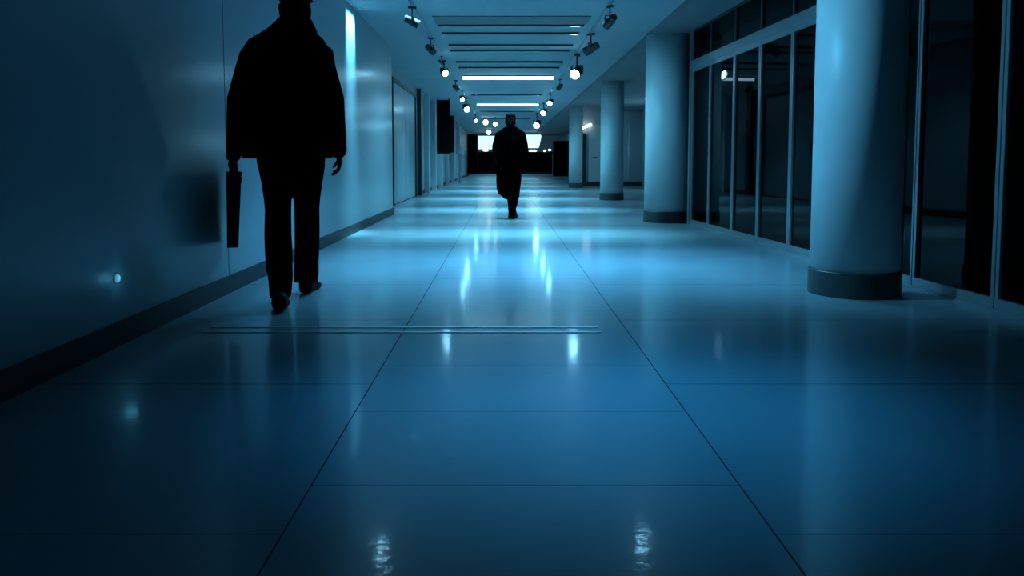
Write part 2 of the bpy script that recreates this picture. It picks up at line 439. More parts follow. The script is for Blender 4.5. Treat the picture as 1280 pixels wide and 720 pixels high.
place_lum(False, .08, 22.6, 'dark ceiling bar between the two glowing bars')
place_lum(True, .12, 25.9, 'farther glowing white ceiling bar above the walking person')
place_lum(False, .12, 30.0, 'dark ceiling bar beyond both glowing bars, nearer one')
place_lum(False, .12, 35.0, 'dark ceiling bar beyond both glowing bars, farther one')

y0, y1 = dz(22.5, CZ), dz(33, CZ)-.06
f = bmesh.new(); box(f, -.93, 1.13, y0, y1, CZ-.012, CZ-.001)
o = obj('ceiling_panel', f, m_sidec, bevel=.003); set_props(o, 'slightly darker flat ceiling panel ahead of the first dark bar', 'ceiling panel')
# ------------------------------------------------------------------ tracks and spotlights
TXL, TXR = -1.10, 1.26
for x, lab in ((TXL, 'slim ceiling track carrying the left row of spotlights'), (TXR, 'slim ceiling track carrying the right row of spotlights')):
    f = bmesh.new()
    pr = [(-.018, -.002), (-.018, -.03), (-.008, -.03), (-.008, -.012), (.008, -.012), (.008, -.03), (.018, -.03), (.018, -.002)]
    ra = [[f.verts.new((x+q, yy, CZ+z)) for q, z in pr] for yy in (4, 44)]
    for k in range(8): f.faces.new((ra[0][k], ra[0][(k+1) % 8], ra[1][(k+1) % 8], ra[1][k]))
    for r_ in ra: f.faces.new((r_[0], r_[1], r_[2], r_[3])); f.faces.new((r_[4], r_[5], r_[6], r_[7])); f.faces.new((r_[0], r_[3], r_[4], r_[7]))
    o = obj('lighting_track', f, m_track); set_props(o, lab, 'lighting track', 'ceiling lighting tracks')
def spotlight(lit):
    """lamp head aims along local -Y and down; root sits on the track"""
    t = thing('track_spotlight', '', 'spotlight')
    f = bmesh.new(); box(f, -.02, .02, -.06, .06, -.03, 0); obj('adapter', f, m_house, t, bevel=.004)
    f = bmesh.new(); lathe(f, [(.011, -.15), (.011, -.02)], 12)
    obj('stem', f, m_house, t)
    f = bmesh.new()
    pr = [(-.075, -.24), (-.075, -.14), (.075, -.14), (.075, -.24), (.068, -.24), (.068, -.147), (-.068, -.147), (-.068, -.24)]
    ra = [[f.verts.new((x, yy, z)) for x, z in pr] for yy in (-.02, .02)]
    for k in range(8): f.faces.new((ra[0][k], ra[0][(k+1) % 8], ra[1][(k+1) % 8], ra[1][k]))
    for r_ in ra: f.faces.new((r_[0], r_[1], r_[6], r_[7])); f.faces.new((r_[1], r_[2], r_[5], r_[6])); f.faces.new((r_[2], r_[3], r_[4], r_[5]))
    obj('yoke', f, m_house, t)
    R = Matrix.Translation((0, 0, -.22)) @ Euler((math.radians(90+24), 0, 0)).to_matrix().to_4x4()   # local +z -> aims -Y, down
    f = bmesh.new()
    lathe(f, [(.03, -.13), (.045, -.125), (.052, -.11), (.052, -.09), (.046, -.085), (.046, -.075), (.054, -.07), (.054, -.02), (.062, .0), (.066, .10), (.060, .10), (.056, .045), (.02, .04)], 28, R)
    obj('housing', f, m_house, t)
    f = bmesh.new(); lathe(f, [(.057, .06), (.057, .075), (.05, .088), (.03, .097), (.01, .10)] , 28, R)
    obj('lens', f, m_lens if lit else m_off, t, smooth=True)
    return t
sp_lit, sp_off = spotlight(True), spotlight(False)
used_s = {}
def place_spot(lit, px, py, rz, label, scale=.65):
    src = sp_lit if lit else sp_off
    o = src if lit not in used_s else copy_tree(src); used_s[lit] = 1
    zc = CZ-.03-.22*scale
    d = (zc-CAMH)*1000/(HZ-py)
    for _ in range(4):
        q = D(px, py, d); d *= (zc-CAMH)/(q.z-CAMH)
    x = TXL if px < VX else TXR
    o.location = (x, d, CZ-.03); o.rotation_euler = (0, 0, rz); o.scale = (scale,)*3
    set_props(o, label, 'spotlight', 'spotlights on the ceiling tracks')
R_ = math.radians
place_spot(True, 497, -50, R_(10), 'lit spotlight on left track above the top edge')
place_spot(True, 815, -45, R_(-12), 'lit spotlight on right track above the top edge')
place_spot(True, 452, -172, R_(104), 'spotlight on left track nearest the viewer, aimed at the nearest column')
place_spot(True, 520, 27, R_(102), 'front left spotlight seen from its side with one bright edge', .8)
place_spot(False, 537, 62, R_(150), 'second left spotlight, dark and turned away', .8)
place_spot(True, 556, 90, R_(22), 'brightest lit spotlight of the left row', .95)
place_spot(False, 548, 78, R_(140), 'small dark spotlight just ahead of the brightest left one', .5)
place_spot(False, 566, 110, R_(150), 'dark left spotlight between the bright ones', .8)
place_spot(True, 572, 123, R_(10), 'lit left spotlight right beside the black banner top', .9)
place_spot(True, 579, 135, R_(15), 'large lit left spotlight farther along past the banner', 1.35)
place_spot(True, 588, 150, R_(10), 'small far lit spotlight on the left row', 1.1)
place_spot(False, 766, 27, R_(205), 'front right spotlight, dark and turned away', .85)
place_spot(False, 742, 61, R_(240), 'second right spotlight, dark, tilted inward', 1.0)
place_spot(True, 716, 90, R_(-24), 'brightest lit spotlight of the right row', 1.4)
place_spot(False, 703, 109, R_(205), 'third dark spotlight on the right row, beyond the brightest', .8)
place_spot(True, 685, 128, R_(-15), 'lit right spotlight above the far light box', 1.1)
place_spot(True, 674, 140, R_(-15), 'fainter lit right spotlight farther along', 1.3)
place_spot(True, 660, 155, R_(-10), 'farthest lit spotlight on the right row', 1.9)

# ------------------------------------------------------------------ far end furniture
FD = 50.0
def far_box(bm, px0, px1, py0, py1, d, th):
    a, b = D(px0, py0, d), D(px1, py1, d)
    return box(bm, a.x, b.x, d, d+th, max(0, b.z), a.z)
t = thing('reception_counter', 'long black counter across the far end of the corridor', 'counter', (0, FD, 0))
f = bmesh.new(); far_box(f, 597.5, 690, 192, 217.6, FD, .8); obj('body', f, m_black, t, world=True, bevel=.02)
f = bmesh.new(); far_box(f, 597, 691, 190, 192, FD-.1, 1.0); obj('worktop', f, m_black, t, world=True, bevel=.01)
f = bmesh.new(); far_box(f, 598.5, 689, 214.5, 217.6, FD-.02, .05); obj('plinth', f, m_base, t, world=True)
ctz = D(600, 190, FD-.1).z
t = thing('partition_panel', 'tall black panel standing left of the far counter', 'partition', (-2, FD-.5, 0))
f = bmesh.new(); far_box(f, 582, 597, 168, 218, FD-.5, .12); obj('panel', f, m_black, t, world=True, bevel=.02)
f = bmesh.new(); far_box(f, 581.7, 582.6, 167.5, 218, FD-.52, .16); far_box(f, 596.6, 597.4, 167.5, 218, FD-.52, .16); obj('edge_post', f, m_dframe, t, world=True)
t = thing('dark_booth', 'dark booth standing right of the far counter', 'booth', (3, FD-.5, 0))
f = bmesh.new(); a, b = D(692.8, 176, FD-.5), D(711, 217.8, FD-.5); zt = a.z
box(f, a.x, min(b.x, 4.1), FD-.5, FD+.9, 0, zt-.06); obj('body', f, m_black, t, world=True, bevel=.02)
f = bmesh.new(); box(f, a.x-.04, min(b.x, 4.1), FD-.56, FD+.95, zt-.06, zt); obj('top', f, m_dframe, t, world=True, bevel=.01)
def light_box(px0, px1, py0, py1, taper, label):
    d = FD+.58
    a, b = D(px0, py0, d), D(px1, py1, d); cx = (a.x+b.x)/2; w = (b.x-a.x)/2
    t = thing('light_box', label, 'light box', (cx, d, ctz), group='glowing boxes on the far counter')
    zb = b.z
    f = bmesh.new(); lathe(f, [(w*.5, ctz), (w*.5, ctz+.02), (.05, ctz+.03), (.05, zb)], 20, Matrix.Translation((cx, d, 0))); obj('stand', f, m_house, t, world=True)
    f = bmesh.new()
    def ring(z, k, dd): return [f.verts.new((cx+sx*w*k, d+sy*dd, z)) for sx, sy in ((-1, -1), (1, -1), (1, 1), (-1, 1))]
    rr = [ring(zb, taper*.93, .10), ring(zb+.06, taper, .14), ring(a.z-.12, 1, .2), ring(a.z, .95, .17)]
    for p, q in zip(rr, rr[1:]):
        for k in range(4): f.faces.new((p[k], p[(k+1) % 4], q[(k+1) % 4], q[k]))
    f.faces.new(rr[0][::-1]); f.faces.new(rr[-1]); obj('glowing_shade', f, m_screen, t, world=True, bevel=.015)
light_box(595.5, 620, 170, 186.5, .92, 'wide glowing box on the far counter left of the walking person')
light_box(655.5, 676.5, 168.5, 185, .74, 'tapered glowing box on the far counter right of the walking person')
def counter_lamp(px, py, w, label):
    d = FD+.12; a = D(px, py, d); r = w*d/1000/2
    t = thing('counter_lamp', label, 'lamp', (a.x, d, ctz), group='small lamps on the far counter')
    f = bmesh.new(); lathe(f, [(r*.5, 0), (r*.5, .015), (.02, .03), (.02, max(.05, a.z-ctz))], 14); obj('base', f, m_house, t)
    f = bmesh.new(); z = max(.05, a.z-ctz); lathe(f, [(r*.7, z-.03), (r, z), (r, z+.05), (r*.6, z+.09)], 16); obj('shade', f, m_glow, t)
counter_lamp(607, 188.5, 7, 'small bright lamp on the counter under the wide glowing box')
counter_lamp(666, 189, 10, 'bright low lamp on the counter under the tapered glowing box')
counter_lamp(681, 189, 3.5, 'tiny lamp on the far counter, just right of the tapered box')
counter_lamp(687, 188, 3.5, 'tiny lamp at the right end of the far counter')
# pendant lamps over the far end
def pendant(px, py, d, r, label):
    a = D(px, py, d)
    t = thing('pendant_lamp', label, 'pendant lamp', (a.x, d, CZ), group='pendant lamps over the far end')
    f = bmesh.new(); lathe(f, [(.012, a.z-CZ+r), (.012, -.03), (.06, -.03), (.06, 0)], 10); obj('cord', f, m_house, t)
    f = bmesh.new(); ball(f, (0, 0, a.z-CZ), r, r, r); obj('globe', f, m_tube, t, smooth=True)
pendant(607, 153, 34, .11, 'round hanging lamp at the far end, left one of the upper pair')
pendant(619, 155.5, 34, .09, 'round hanging lamp at the far end, nearest the walking head')
pendant(611, 165.5, 46, .13, 'round hanging lamp just above the wide glowing box')
# pale domed post by the left wall
a = D(575, 186, 33)
t = thing('bollard_kiosk', 'pale dome-topped post standing at the far left beneath the banner', 'post', (a.x, 33, 0))
f = bmesh.new(); lathe(f, [(.10, 0), (.10, .02), (.06, .04), (.06, 1.19)], 20); obj('pole', f, m_frame, t)
f = bmesh.new(); lathe(f, [(.16, 1.18), (.17, 1.22), (.16, 1.34), (.12, 1.44), (.07, 1.49), (.01, 1.51)], 24); obj('dome', f, m_col, t, smooth=True)

# right recess: door, poster panel, tube lamp, tiny lamp
rd = RF-.02
t = thing('door_13', 'pale blue door with lever handle in the recessed right wall', 'door', (D(735, 200, rd).x, rd, 0), kind='structure')
x0, x1 = D(735.5, 200, rd).x, D(758, 200, rd).x
f = bmesh.new(); box(f, x0, x1, rd-.03, rd, .16, 2.2); obj('door_leaf', f, m_col, t, world=True, bevel=.004)
h = D(744, 197, rd); f = bmesh.new(); box(f, h.x-.10, h.x+.08, rd-.09, rd-.06, h.z-.02, h.z+.02); box(f, h.x+.05, h.x+.08, rd-.07, rd-.03, h.z-.02, h.z+.02); obj('door_handle', f, m_dframe, t, world=True)
jm = bmesh.new(); box(jm, D(724.5, 200, RF-.1).x, D(733, 200, RF-.1).x, RF-.1, RF, 0, 1.9)
struct('trim_5', jm, m_dframe, 'dark door jamb at the corner behind the fourth column', 'jamb', bevel=.006)
a, b = D(786, 118, rd), D(806, 229, rd)
t = thing('wall_board', 'tall pale board on the recess wall between second and third columns', 'board', (a.x, rd, b.z))
f = bmesh.new(); box(f, a.x+.03, b.x+.15, rd-.025, rd, max(.17, b.z)+.03, a.z-.03); obj('board', f, m_wall, t, world=True)
f = bmesh.new(); z0, z1 = max(.17, b.z), a.z
ring(f, a.x, b.x+.18, rd-.04, rd, z0, z1, .03, .03, .03, .03, Matrix.Identity(4))
obj('board_frame', f, m_frame, t, world=True)
t = thing('tube_lamp', 'slanted bright tube lamp fixed above the far right door', 'lamp', D(732, 158, RF-.12))
p0, p1 = D(725.8, 161, RF-.12), D(738.5, 155.5, RF-.12)
f = bmesh.new(); tube(f, [p0, p0.lerp(p1, .5), p1], .045, 14); obj('tube', f, m_tube, t, world=True, smooth=True)
q = p0.lerp(p1, .5); f = bmesh.new(); tube(f, [p0+V((0, .085, .0)), p1+V((0, .085, .0))], .045, 8); obj('bracket', f, m_house, t, world=True)
q = D(800.5, 90, 17.5)
t = thing('ceiling_spot_lamp', 'tiny lit lamp under the side ceiling peeping past the second column', 'lamp', (q.x, q.y, CZ-.07))
f = bmesh.new(); lathe(f, [(.014, q.z-CZ+.07+.05), (.014, 0)], 10); obj('stem', f, m_house, t)
f = bmesh.new(); lathe(f, [(.04, q.z-CZ+.07-.06), (.075, q.z-CZ+.07-.03), (.06, q.z-CZ+.07+.05), (.02, q.z-CZ+.07+.07)], 20); obj('lamp_head', f, m_tube, t, smooth=True)

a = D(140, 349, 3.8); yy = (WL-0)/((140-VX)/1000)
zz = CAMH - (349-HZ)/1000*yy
GLOW_SPOT = V((WL, yy, zz))
t = thing('added_glow_spot', 'small glowing dome added for the soft spot of light low on the near left wall', 'added glow', (WL, yy, zz))  # added glowing dome stands in for a soft spot of light on the wall
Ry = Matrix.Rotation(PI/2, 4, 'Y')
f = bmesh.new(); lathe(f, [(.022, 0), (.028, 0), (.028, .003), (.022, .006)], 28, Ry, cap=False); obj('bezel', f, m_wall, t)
f = bmesh.new(); lathe(f, [(.022, .001), (.021, .008), (.016, .014), (.008, .018), (.002, .019)], 24, Ry); obj('dome', f, m_glow_spot, t, smooth=True)
t = thing('added_wall_lamp', 'bright lamp added on the recess wall, unseen behind the second column', 'added lamp', (5.0, 24.2, 1.46))  # unseen lamp, added so its reflection brightens the near left wall
f = bmesh.new(); box(f, -.05, 0, -.22, .22, -.22, .22); obj('back_plate', f, m_house, t, bevel=.01)
f = bmesh.new(); box(f, -.12, -.05, -.18, .18, -.18, .18); obj('diffuser', f, m_lens, t, bevel=.02)

# ------------------------------------------------------------------ people
def finger_set(bm, palm_c, d, n, s, thumb_side, curl, k=1.0):
    """d: direction palm->fingers, n: palm normal (fingers curl to it), s: across"""
    offs = (-.033, -.011, .011, .032); lens = (.062, .078, .084, .074); rad = (.0078, .0088, .009, .0088)
    for o_, L, r in zip(offs, lens, rad):
        o_ *= thumb_side*k; L *= k; r *= k
        p = palm_c + d*.042*k + s*o_; pts = [p - d*.02*k, p]
        a = 0
        for seg, ca in ((.45, curl*.6), (.32, curl), (.23, curl*.7)):
            a += ca; p = p + (d*math.cos(a) + n*math.sin(a))*L*seg; pts.append(p)
        tube(bm, pts, [r*1.05, r*1.05, r, r*.92, r*.8], 10)
    # thumb leaves the side of the palm near its base
    b = palm_c - d*.025*k + s*thumb_side*.034*k
    q = b + (d*.7 + s*thumb_side*.6 + n*.35).normalized()*.036*k
    r_ = q + (d*.85 + s*thumb_side*.1 + n*.5).normalized()*.030*k
    w = r_ + (d*.75 - s*thumb_side*.2 + n*.65).normalized()*.024*k
    tube(bm, [b, q, r_, w], [.0125*k, .0105*k, .0098*k, .0085*k], 10)
def hand(bm, wrist, d, n, thumb_side, curl=.5, k=1.0):
    d = V(d).normalized(); n = (V(n) - d*V(n).dot(d)).normalized(); s = d.cross(n)
    c = wrist + d*.055*k
    loft(bm, [(wrist - d*.04*k, s*.024*k, n*.019*k), (wrist, s*.027*k, n*.019*k), (wrist+d*.03*k, s*.036*k, n*.016*k), (c+d*.015*k, s*.043*k, n*.015*k), (c+d*.045*k, s*.041*k, n*.012*k)], 16, 2.6)
    finger_set(bm, c, d, n, s, thumb_side, curl, k)
    return c, d, n, s
def head(bm, c, f, k=1.0, tilt=0):
    """c: centre of head; f: facing unit vector; head about .235 m tall"""
    f = V(f).normalized(); u = V((0, 0, 1)); r = f.cross(u)
    u = (u + f*tilt).normalized(); f = (f - u*f.dot(u)).normalized()
    M = Matrix((r, f, u)).transposed()
    def P(x, y, z): return c + (r*x + f*y + u*z)*k
    ball(bm, P(0, -.012, .035), .076*k, .098*k, .085*k, M, 24)          # cranium
    ball(bm, P(0, .022, -.03), .062*k, .074*k, .085*k, M, 20)           # face
    ball(bm, P(0, .05, -.088), .036*k, .038*k, .03*k, M)                # chin
    for sx in (-1, 1):
        ball(bm, P(sx*.036, .03, -.07), .026*k, .045*k, .036*k, M)      # jaw
        ball(bm, P(sx*.040, .070, -.022), .021*k, .02*k, .016*k, M)     # cheekbone
        ball(bm, P(sx*.032, .079, .022), .024*k, .012*k, .008*k, M)     # brow
        ball(bm, P(sx*.032, .079, .003), .0135*k, .0125*k, .0115*k, M)  # eye
        ball(bm, P(sx*.078, -.008, -.012), .010*k, .022*k, .034*k, M)   # ear
        ball(bm, P(sx*.082, -.016, .004), .008*k, .014*k, .018*k, M)
        ball(bm, P(sx*.012, .099, -.036), .009*k, .011*k, .008*k, M)    # nostril
    tube(bm, [P(0, .09, .016), P(0, .102, -.01), P(0, .113, -.032)], [.009*k, .011*k, .013*k], 10)
    ball(bm, P(0, .092, -.060), .024*k, .010*k, .006*k, M); ball(bm, P(0, .090, -.069), .021*k, .010*k, .007*k, M)   # lips
    return P, M
def shoe(bm_, heel, toe, lift_heel, w=.048, tipz=0.0):
    """heel & toe on plan; heel raised by lift_heel"""
    L = (toe-heel); Ln = L.length; d = L.normalized(); s = V((-d.y, d.x, 0)).normalized()
    rings = []
    for q, hw, top in ((0, .6, .055), (.04, .78, .085), (.15, .85, .10), (.30, .82, .105), (.45, .85, .085), (.6, .98, .066), (.75, 1.0, .055), (.88, .86, .046), (.96, .6, .036), (1, .3, .022)):
        zb = lift_heel*max(0, 1-q/.68)**1.1 + tipz
        c = heel + d*Ln*q; c = V((c.x, c.y, zb + top/2 + .001))
        rings.append((c, s*w*hw, V((0, 0, top/2))))
    loft(bm_, rings, 18, 2.8)

# ---- man with the case, seen from behind
MD = 4.85
p1 = thing('person', 'man in black jacket seen from behind carrying a slim case, walking along the left wall', 'person', V((G(355, 390).x, MD, 0)))
def m(px, py, dd=0): return D(px, py, MD+dd)
ppm = 1000/MD
# body
bm = bmesh.new()
hc = m(371, 12, .0)
P, HM = head(bm, hc, (.12, 1, 0), 1.02)
tube(bm, [m(369, 62), m(369, 44, -.01), hc - V((0, 0, .06))], [.075, .062, .058], 16)
loft(bm, [(m(361, y), V((w/ppm, 0, 0)), V((0, dpt, 0))) for y, w, dpt in ((230, 28, .10), (205, 35, .12), (180, 34, .11), (150, 32, .10), (110, 36, .115), (75, 38, .115), (58, 34, .09), (48, 20, .06))], 20)
shL, elL, wrL = m(318, 66), m(298, 128, -.03), m(291, 197, .03)
shR, elR, wrR = m(405, 66), m(418, 128, -.04), m(423.5, 188, .03)
tube(bm, [shL, shL.lerp(elL, .5), elL], [.056, .05, .042], 14); tube(bm, [elL, elL.lerp(wrL, .4), wrL], [.042, .038, .026], 14)
tube(bm, [shR, shR.lerp(elR, .5), elR], [.056, .05, .042], 14); tube(bm, [elR, elR.lerp(wrR, .4), wrR], [.042, .038, .026], 14)
HPY = 195
hipL, kneL, ankL = m(346, 205), m(349, 300, -.02), m(350.5, 372, -.10)
hipR, kneR, ankR = m(380, 205), m(383, 295, .22), D(383.5, 351, MD+.45)
for h_, k_, a_ in ((hipL, kneL, ankL), (hipR, kneR, ankR)):
    tube(bm, [h_, h_.lerp(k_, .5), k_], [.082, .072, .054], 14); tube(bm, [k_, k_.lerp(a_, .35), a_], [.052, .052, .036], 14)
    tube(bm, [a_, a_+V((0, .03, -.03))], [.036, .034], 12)
cR = hand(bm, wrR, (.0, .12, -1), (-.9, -.3, 0), -1, .55, .95)
cL = hand(bm, wrL, (.02, .05, -1), (.95, -.33, 0), 1, 1.15, .9)
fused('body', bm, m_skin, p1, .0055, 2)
# hair: thick, tousled at the sides
bm = bmesh.new()
ball(bm, P(0, -.022, .045), .086, .104, .092, HM, 40); ball(bm, P(-.004, -.052, -.02), .082, .066, .10, HM, 40); ball(bm, P(-.01, -.04, -.075), .074, .055, .06, HM, 32)
rnd = random.Random(3)
for k in range(70):
    a_ = rnd.uniform(0, 2*PI); e_ = rnd.uniform(-.5, 1.4)
    dv = V((math.cos(a_)*math.cos(e_), math.sin(a_)*math.cos(e_), math.sin(e_)))
    if dv.y > .55 and e_ < .6: continue
    b_ = P(dv.x*.074, -.02+dv.y*.092, .04+dv.z*.08)
    dd_ = (HM @ dv + V((rnd.uniform(-.5, .5), rnd.uniform(-.5, .5), rnd.uniform(-.3, .5)))).normalized()
    tube(bm, [b_, b_+dd_*.02, b_+dd_*rnd.uniform(.028, .042)+V((0, 0, -.006))], [.014, .011, .004], 8)
for dx, dz_ in ((.086, .05), (.082, .068), (.088, .034)):
    b_ = P(dx-.012, -.02, dz_); tube(bm, [b_, b_+V((.016, 0, .008)), b_+V((.032, 0, .004))], [.014, .010, .004], 8)
fused('hair', bm, m_hair, p1, .005, 1)
# jacket with stand collar and sleeves
bm = bmesh.new()
def rowring(y, xl, xr, dep, dd=0, slope=0):
    a_, b_ = m(xl, y, dd), m(xr, y, dd); c_ = (a_+b_)/2
    return (c_, V(((b_.x-a_.x)/2, 0, slope)), V((0, dep, 0)))
loft(bm, [rowring(*r) for r in ((198, 303, 414, .165), (188, 303, 414, .165), (160, 305, 413, .155), (130, 313, 408, .145), (100, 312, 409, .145), (75, 308, 412, .14), (60, 306, 411, .125), (50, 311, 405, .105), (42, 325, 397, .088), (35, 336, 390, .078), (27, 344, 387, .07))], 28, 2.3)
def sleeve(sh, el, wr, cuff, rs):
    pts = [sh, sh.lerp(el, .33), sh.lerp(el, .66), el, el.lerp(wr, .4), el.lerp(wr, .75), cuff]
    tube(bm, pts, rs, 16, side=(1, 0, 0))
ball(bm, m(318, 64), .068, .075, .062); ball(bm, m(398, 65), .068, .075, .066)
sleeve(m(315, 69), m(298.5, 125, -.03), m(292.5, 180, .01), m(291.5, 196, .02), [.072, .073, .071, .069, .060, .052, .045])
sleeve(m(400, 70), m(415.5, 125, -.04), m(422, 180, .02), m(423, 190, .03), [.072, .074, .073, .072, .064, .058, .052])
for k in range(9):                                        # creases
    y = rnd.uniform(80, 185); x = rnd.uniform(322, 400)
    a_ = m(x, y, -.135); tube(bm, [a_, a_+V((rnd.uniform(-.06, .06), -.006, -.05)), a_+V((rnd.uniform(-.08, .08), 0, -.11))], [.01, .014, .01], 8)
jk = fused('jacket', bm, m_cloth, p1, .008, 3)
bm = bmesh.new()
loft(bm, [rowring(40, 338, 397, .088, -.005), rowring(30, 343, 392, .083, -.005), rowring(24, 347, 389, .080, -.005), rowring(22, 350, 386, .07, -.005)], 24, 2.2)
fused('collar', bm, m_cloth, jk, .006, 2)
# trousers
bm = bmesh.new()
def legring(y, xl, xr, dep, dd):
    a_, b_ = m(xl, y, dd), m(xr, y, dd); return ((a_+b_)/2, V(((b_.x-a_.x)/2, 0, 0)), V((0, dep, 0)))
loft(bm, [legring(*r) for r in ((186, 320, 407, .13, 0), (205, 322.5, 405.5, .135, 0), (222, 327, 402.5, .12, .01), (232, 335, 396, .09, .02))], 24, 2.4)
loft(bm, [legring(*r) for r in ((205, 323, 364, .11, 0), (228, 328, 365, .105, 0), (248, 331, 363.5, .10, -.01), (262, 332.5, 363, .095, -.01), (292, 331.5, 363.5, .088, -.02), (314, 332, 365, .082, -.04), (333, 333, 365, .08, -.07), (346, 336, 365.5, .078, -.085), (358, 337, 364.5, .076, -.095), (372, 338, 363, .072, -.10))], 20, 2.3)
loft(bm, [legring(*r) for r in ((205, 364, 406, .11, .02), (228, 365, 402.5, .105, .06), (248, 368, 399.5, .10, .11), (262, 369, 398.5, .095, .14), (285, 369, 399, .09, .20), (314, 369, 398.5, .084, .29), (330, 368.5, 398, .082, .36), (342, 367.5, 398, .08, .42), (352, 368, 397, .076, .45))], 20, 2.3)
for k in range(8):
    y = rnd.uniform(250, 345); xx = rnd.choice((348, 383)); dd_ = -.1 if xx == 348 else .12 + (y-260)*.0025
    a_ = m(xx-10, y, dd_); b_ = m(xx+10, y+rnd.uniform(-5, 8), dd_); tube(bm, [a_, a_.lerp(b_, .5)+V((0, -.01, 0)), b_], [.008, .012, .008], 8)
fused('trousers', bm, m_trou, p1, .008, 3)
# shoes
bm = bmesh.new(); g = G(350, 391.5); hl = V((g.x, g.y-.01, 0)); shoe(bm, hl, hl+V((-.065, .27, 0)), .018, .055); fused('shoe', bm, m_shoe, p1, .005, 2)
bm = bmesh.new(); g = G(381, 367); hl = V((g.x, g.y, 0)); shoe(bm, hl, hl+V((.015, .26, 0)), .0, .057); fused('shoe', bm, m_shoe, p1, .005, 2)

# ---- slim case held in his left hand, turned along the line of walking
ctop = m(292.2, 215, .07); cbot = m(291.5, 309.5, .07)
yaw = math.atan2((292-VX), 1000)           # case runs along the way he walks, slightly towards the middle
kx = V((math.cos(-.33), math.sin(-.33)*-1, 0))
cl = thing('case', 'slim upright black case hanging from the left hand of the nearer man', 'case', V((ctop.x, ctop.y, cbot.z)))
Rz = Matrix.Rotation(.335, 4, 'Z')
Hc = ctop.z-cbot.z
def cb(bm, x0, x1, y0, y1, z0, z1): return box(bm, x0, x1, y0, y1, z0, z1, Rz)
f = bmesh.new(); vs = [f.verts.new(Rz @ V((sx*wx + (-.016 if zz == 0 else 0), yy, zz))) for zz, wx in ((0, .033), (Hc, .045)) for sx, yy in ((-1, 0), (1, 0), (1, .36), (-1, .36))]
for q in ((3, 2, 1, 0), (4, 5, 6, 7), (0, 1, 5, 4), (1, 2, 6, 5), (2, 3, 7, 6), (3, 0, 4, 7)): f.faces.new([vs[i] for i in q])
obj('shell', f, m_leather, cl, bevel=.010, seg=3, smooth=False)
f = bmesh.new(); cb(f, -.003, .003, -.004, .364, .02, Hc-.01); obj('seam_band', f, m_house, cl)
f = bmesh.new()
hz_ = Hc+.052
tube(f, [Rz @ V((0, .02, Hc-.005)), Rz @ V((0, .022, Hc+.03)), Rz @ V((0, .04, hz_)), Rz @ V((0, .14, hz_)), Rz @ V((0, .158, Hc+.03)), Rz @ V((0, .16, Hc-.005))], .009, 10)
obj('handle', f, m_leather, cl, smooth=True)
for yy in (.03, .30):
    f = bmesh.new(); cb(f, .040, .049, yy, yy+.035, Hc-.07, Hc-.03); obj('clasp', f, m_clasp, cl, bevel=.002)

# ---- person walking in the middle distance, long coat, facing the viewer
QD = 12.22
p2 = thing('person', 'person in a long dark coat walking down the middle of the corridor', 'person', V((D(639, 240, QD).x, QD, 0)))
def n_(px, py, dd=0): return D(px, py, QD+dd)
qpm = 1000/QD; KK = .9
bm = bmesh.new()
hc = n_(638.2, 152.5, -.02)
P, HM = head(bm, hc, (.05, -1, 0), .92, tilt=.1)
tube(bm, [n_(638.5, 168), n_(638.3, 162), hc-V((0, 0, .05))], [.07, .056, .054], 14)
loft(bm, [(n_(638, y), V((w/qpm, 0, 0)), V((0, dp, 0))) for y, w, dp in ((216, 10, .09), (206, 13, .11), (194, 12, .10), (182, 13, .10), (172, 14.5, .10), (166, 13, .08), (163, 8, .05))], 18)
aL = [n_(626.5, 170), n_(620.5, 184, .05), n_(619, 197, -.06)]; aR = [n_(650, 170), n_(655.5, 184, .06), n_(657, 196, .02)]
for A in (aL, aR):
    tube(bm, [A[0], A[0].lerp(A[1], .5), A[1]], [.05, .045, .038], 12); tube(bm, [A[1], A[1].lerp(A[2], .4), A[2]], [.038, .034, .024], 12)
hand(bm, aL[2], (.12, -.2, -1), (1, .2, 0), -1, .6, .85); hand(bm, aR[2], (-.15, -.1, -1), (-1, .2, 0), 1, .6, .85)
legs = [(n_(634.5, 214), n_(637, 240, .02), n_(639.3, 268.5, -.10)), (n_(643, 214), n_(643.5, 241, .10), n_(642, 262, .34))]
for h_, k_, a_ in legs:
    tube(bm, [h_, h_.lerp(k_, .5), k_], [.075, .062, .046], 12); tube(bm, [k_, k_.lerp(a_, .35), a_], [.044, .044, .03], 12)
fused('body', bm, m_skin, p2, .006, 2)
bm = bmesh.new()      # close hair with flat top
ball(bm, P(0, -.034, .055), .086, .098, .082, HM, 32); ball(bm, P(0, -.055, .0), .084, .065, .075, HM, 32)
loft(bm, [(P(0, -.028, .075), HM @ V((.080, 0, 0)), HM @ V((0, .088, 0))), (P(0, -.025, .125), HM @ V((.076, 0, 0)), HM @ V((0, .085, 0)))], 20, 2.8)
fused('hair', bm, m_hair, p2, .006, 2)
bm = bmesh.new()
def crow(y, xl, xr, dep, dd=0):
    a_, b_ = n_(xl, y, dd), n_(xr, y, dd); return ((a_+b_)/2, V(((b_.x-a_.x)/2, 0, 0)), V((0, dep, 0)))
loft(bm, [crow(*r) for r in ((243, 623, 648.5, .17, .05), (236, 620.8, 650.3, .19, .03), (226, 620.2, 651.6, .19, .02), (214, 620.4, 652, .18, .01), (203, 621.5, 653, .16, 0), (192, 622, 654, .145, 0), (180, 621.5, 655, .14, 0), (170, 620.5, 655.6, .125, 0), (165, 622.5, 654.6, .105, 0), (161.5, 627, 650, .085, 0), (158.5, 631.5, 645.5, .075, 0))], 26, 2.3)
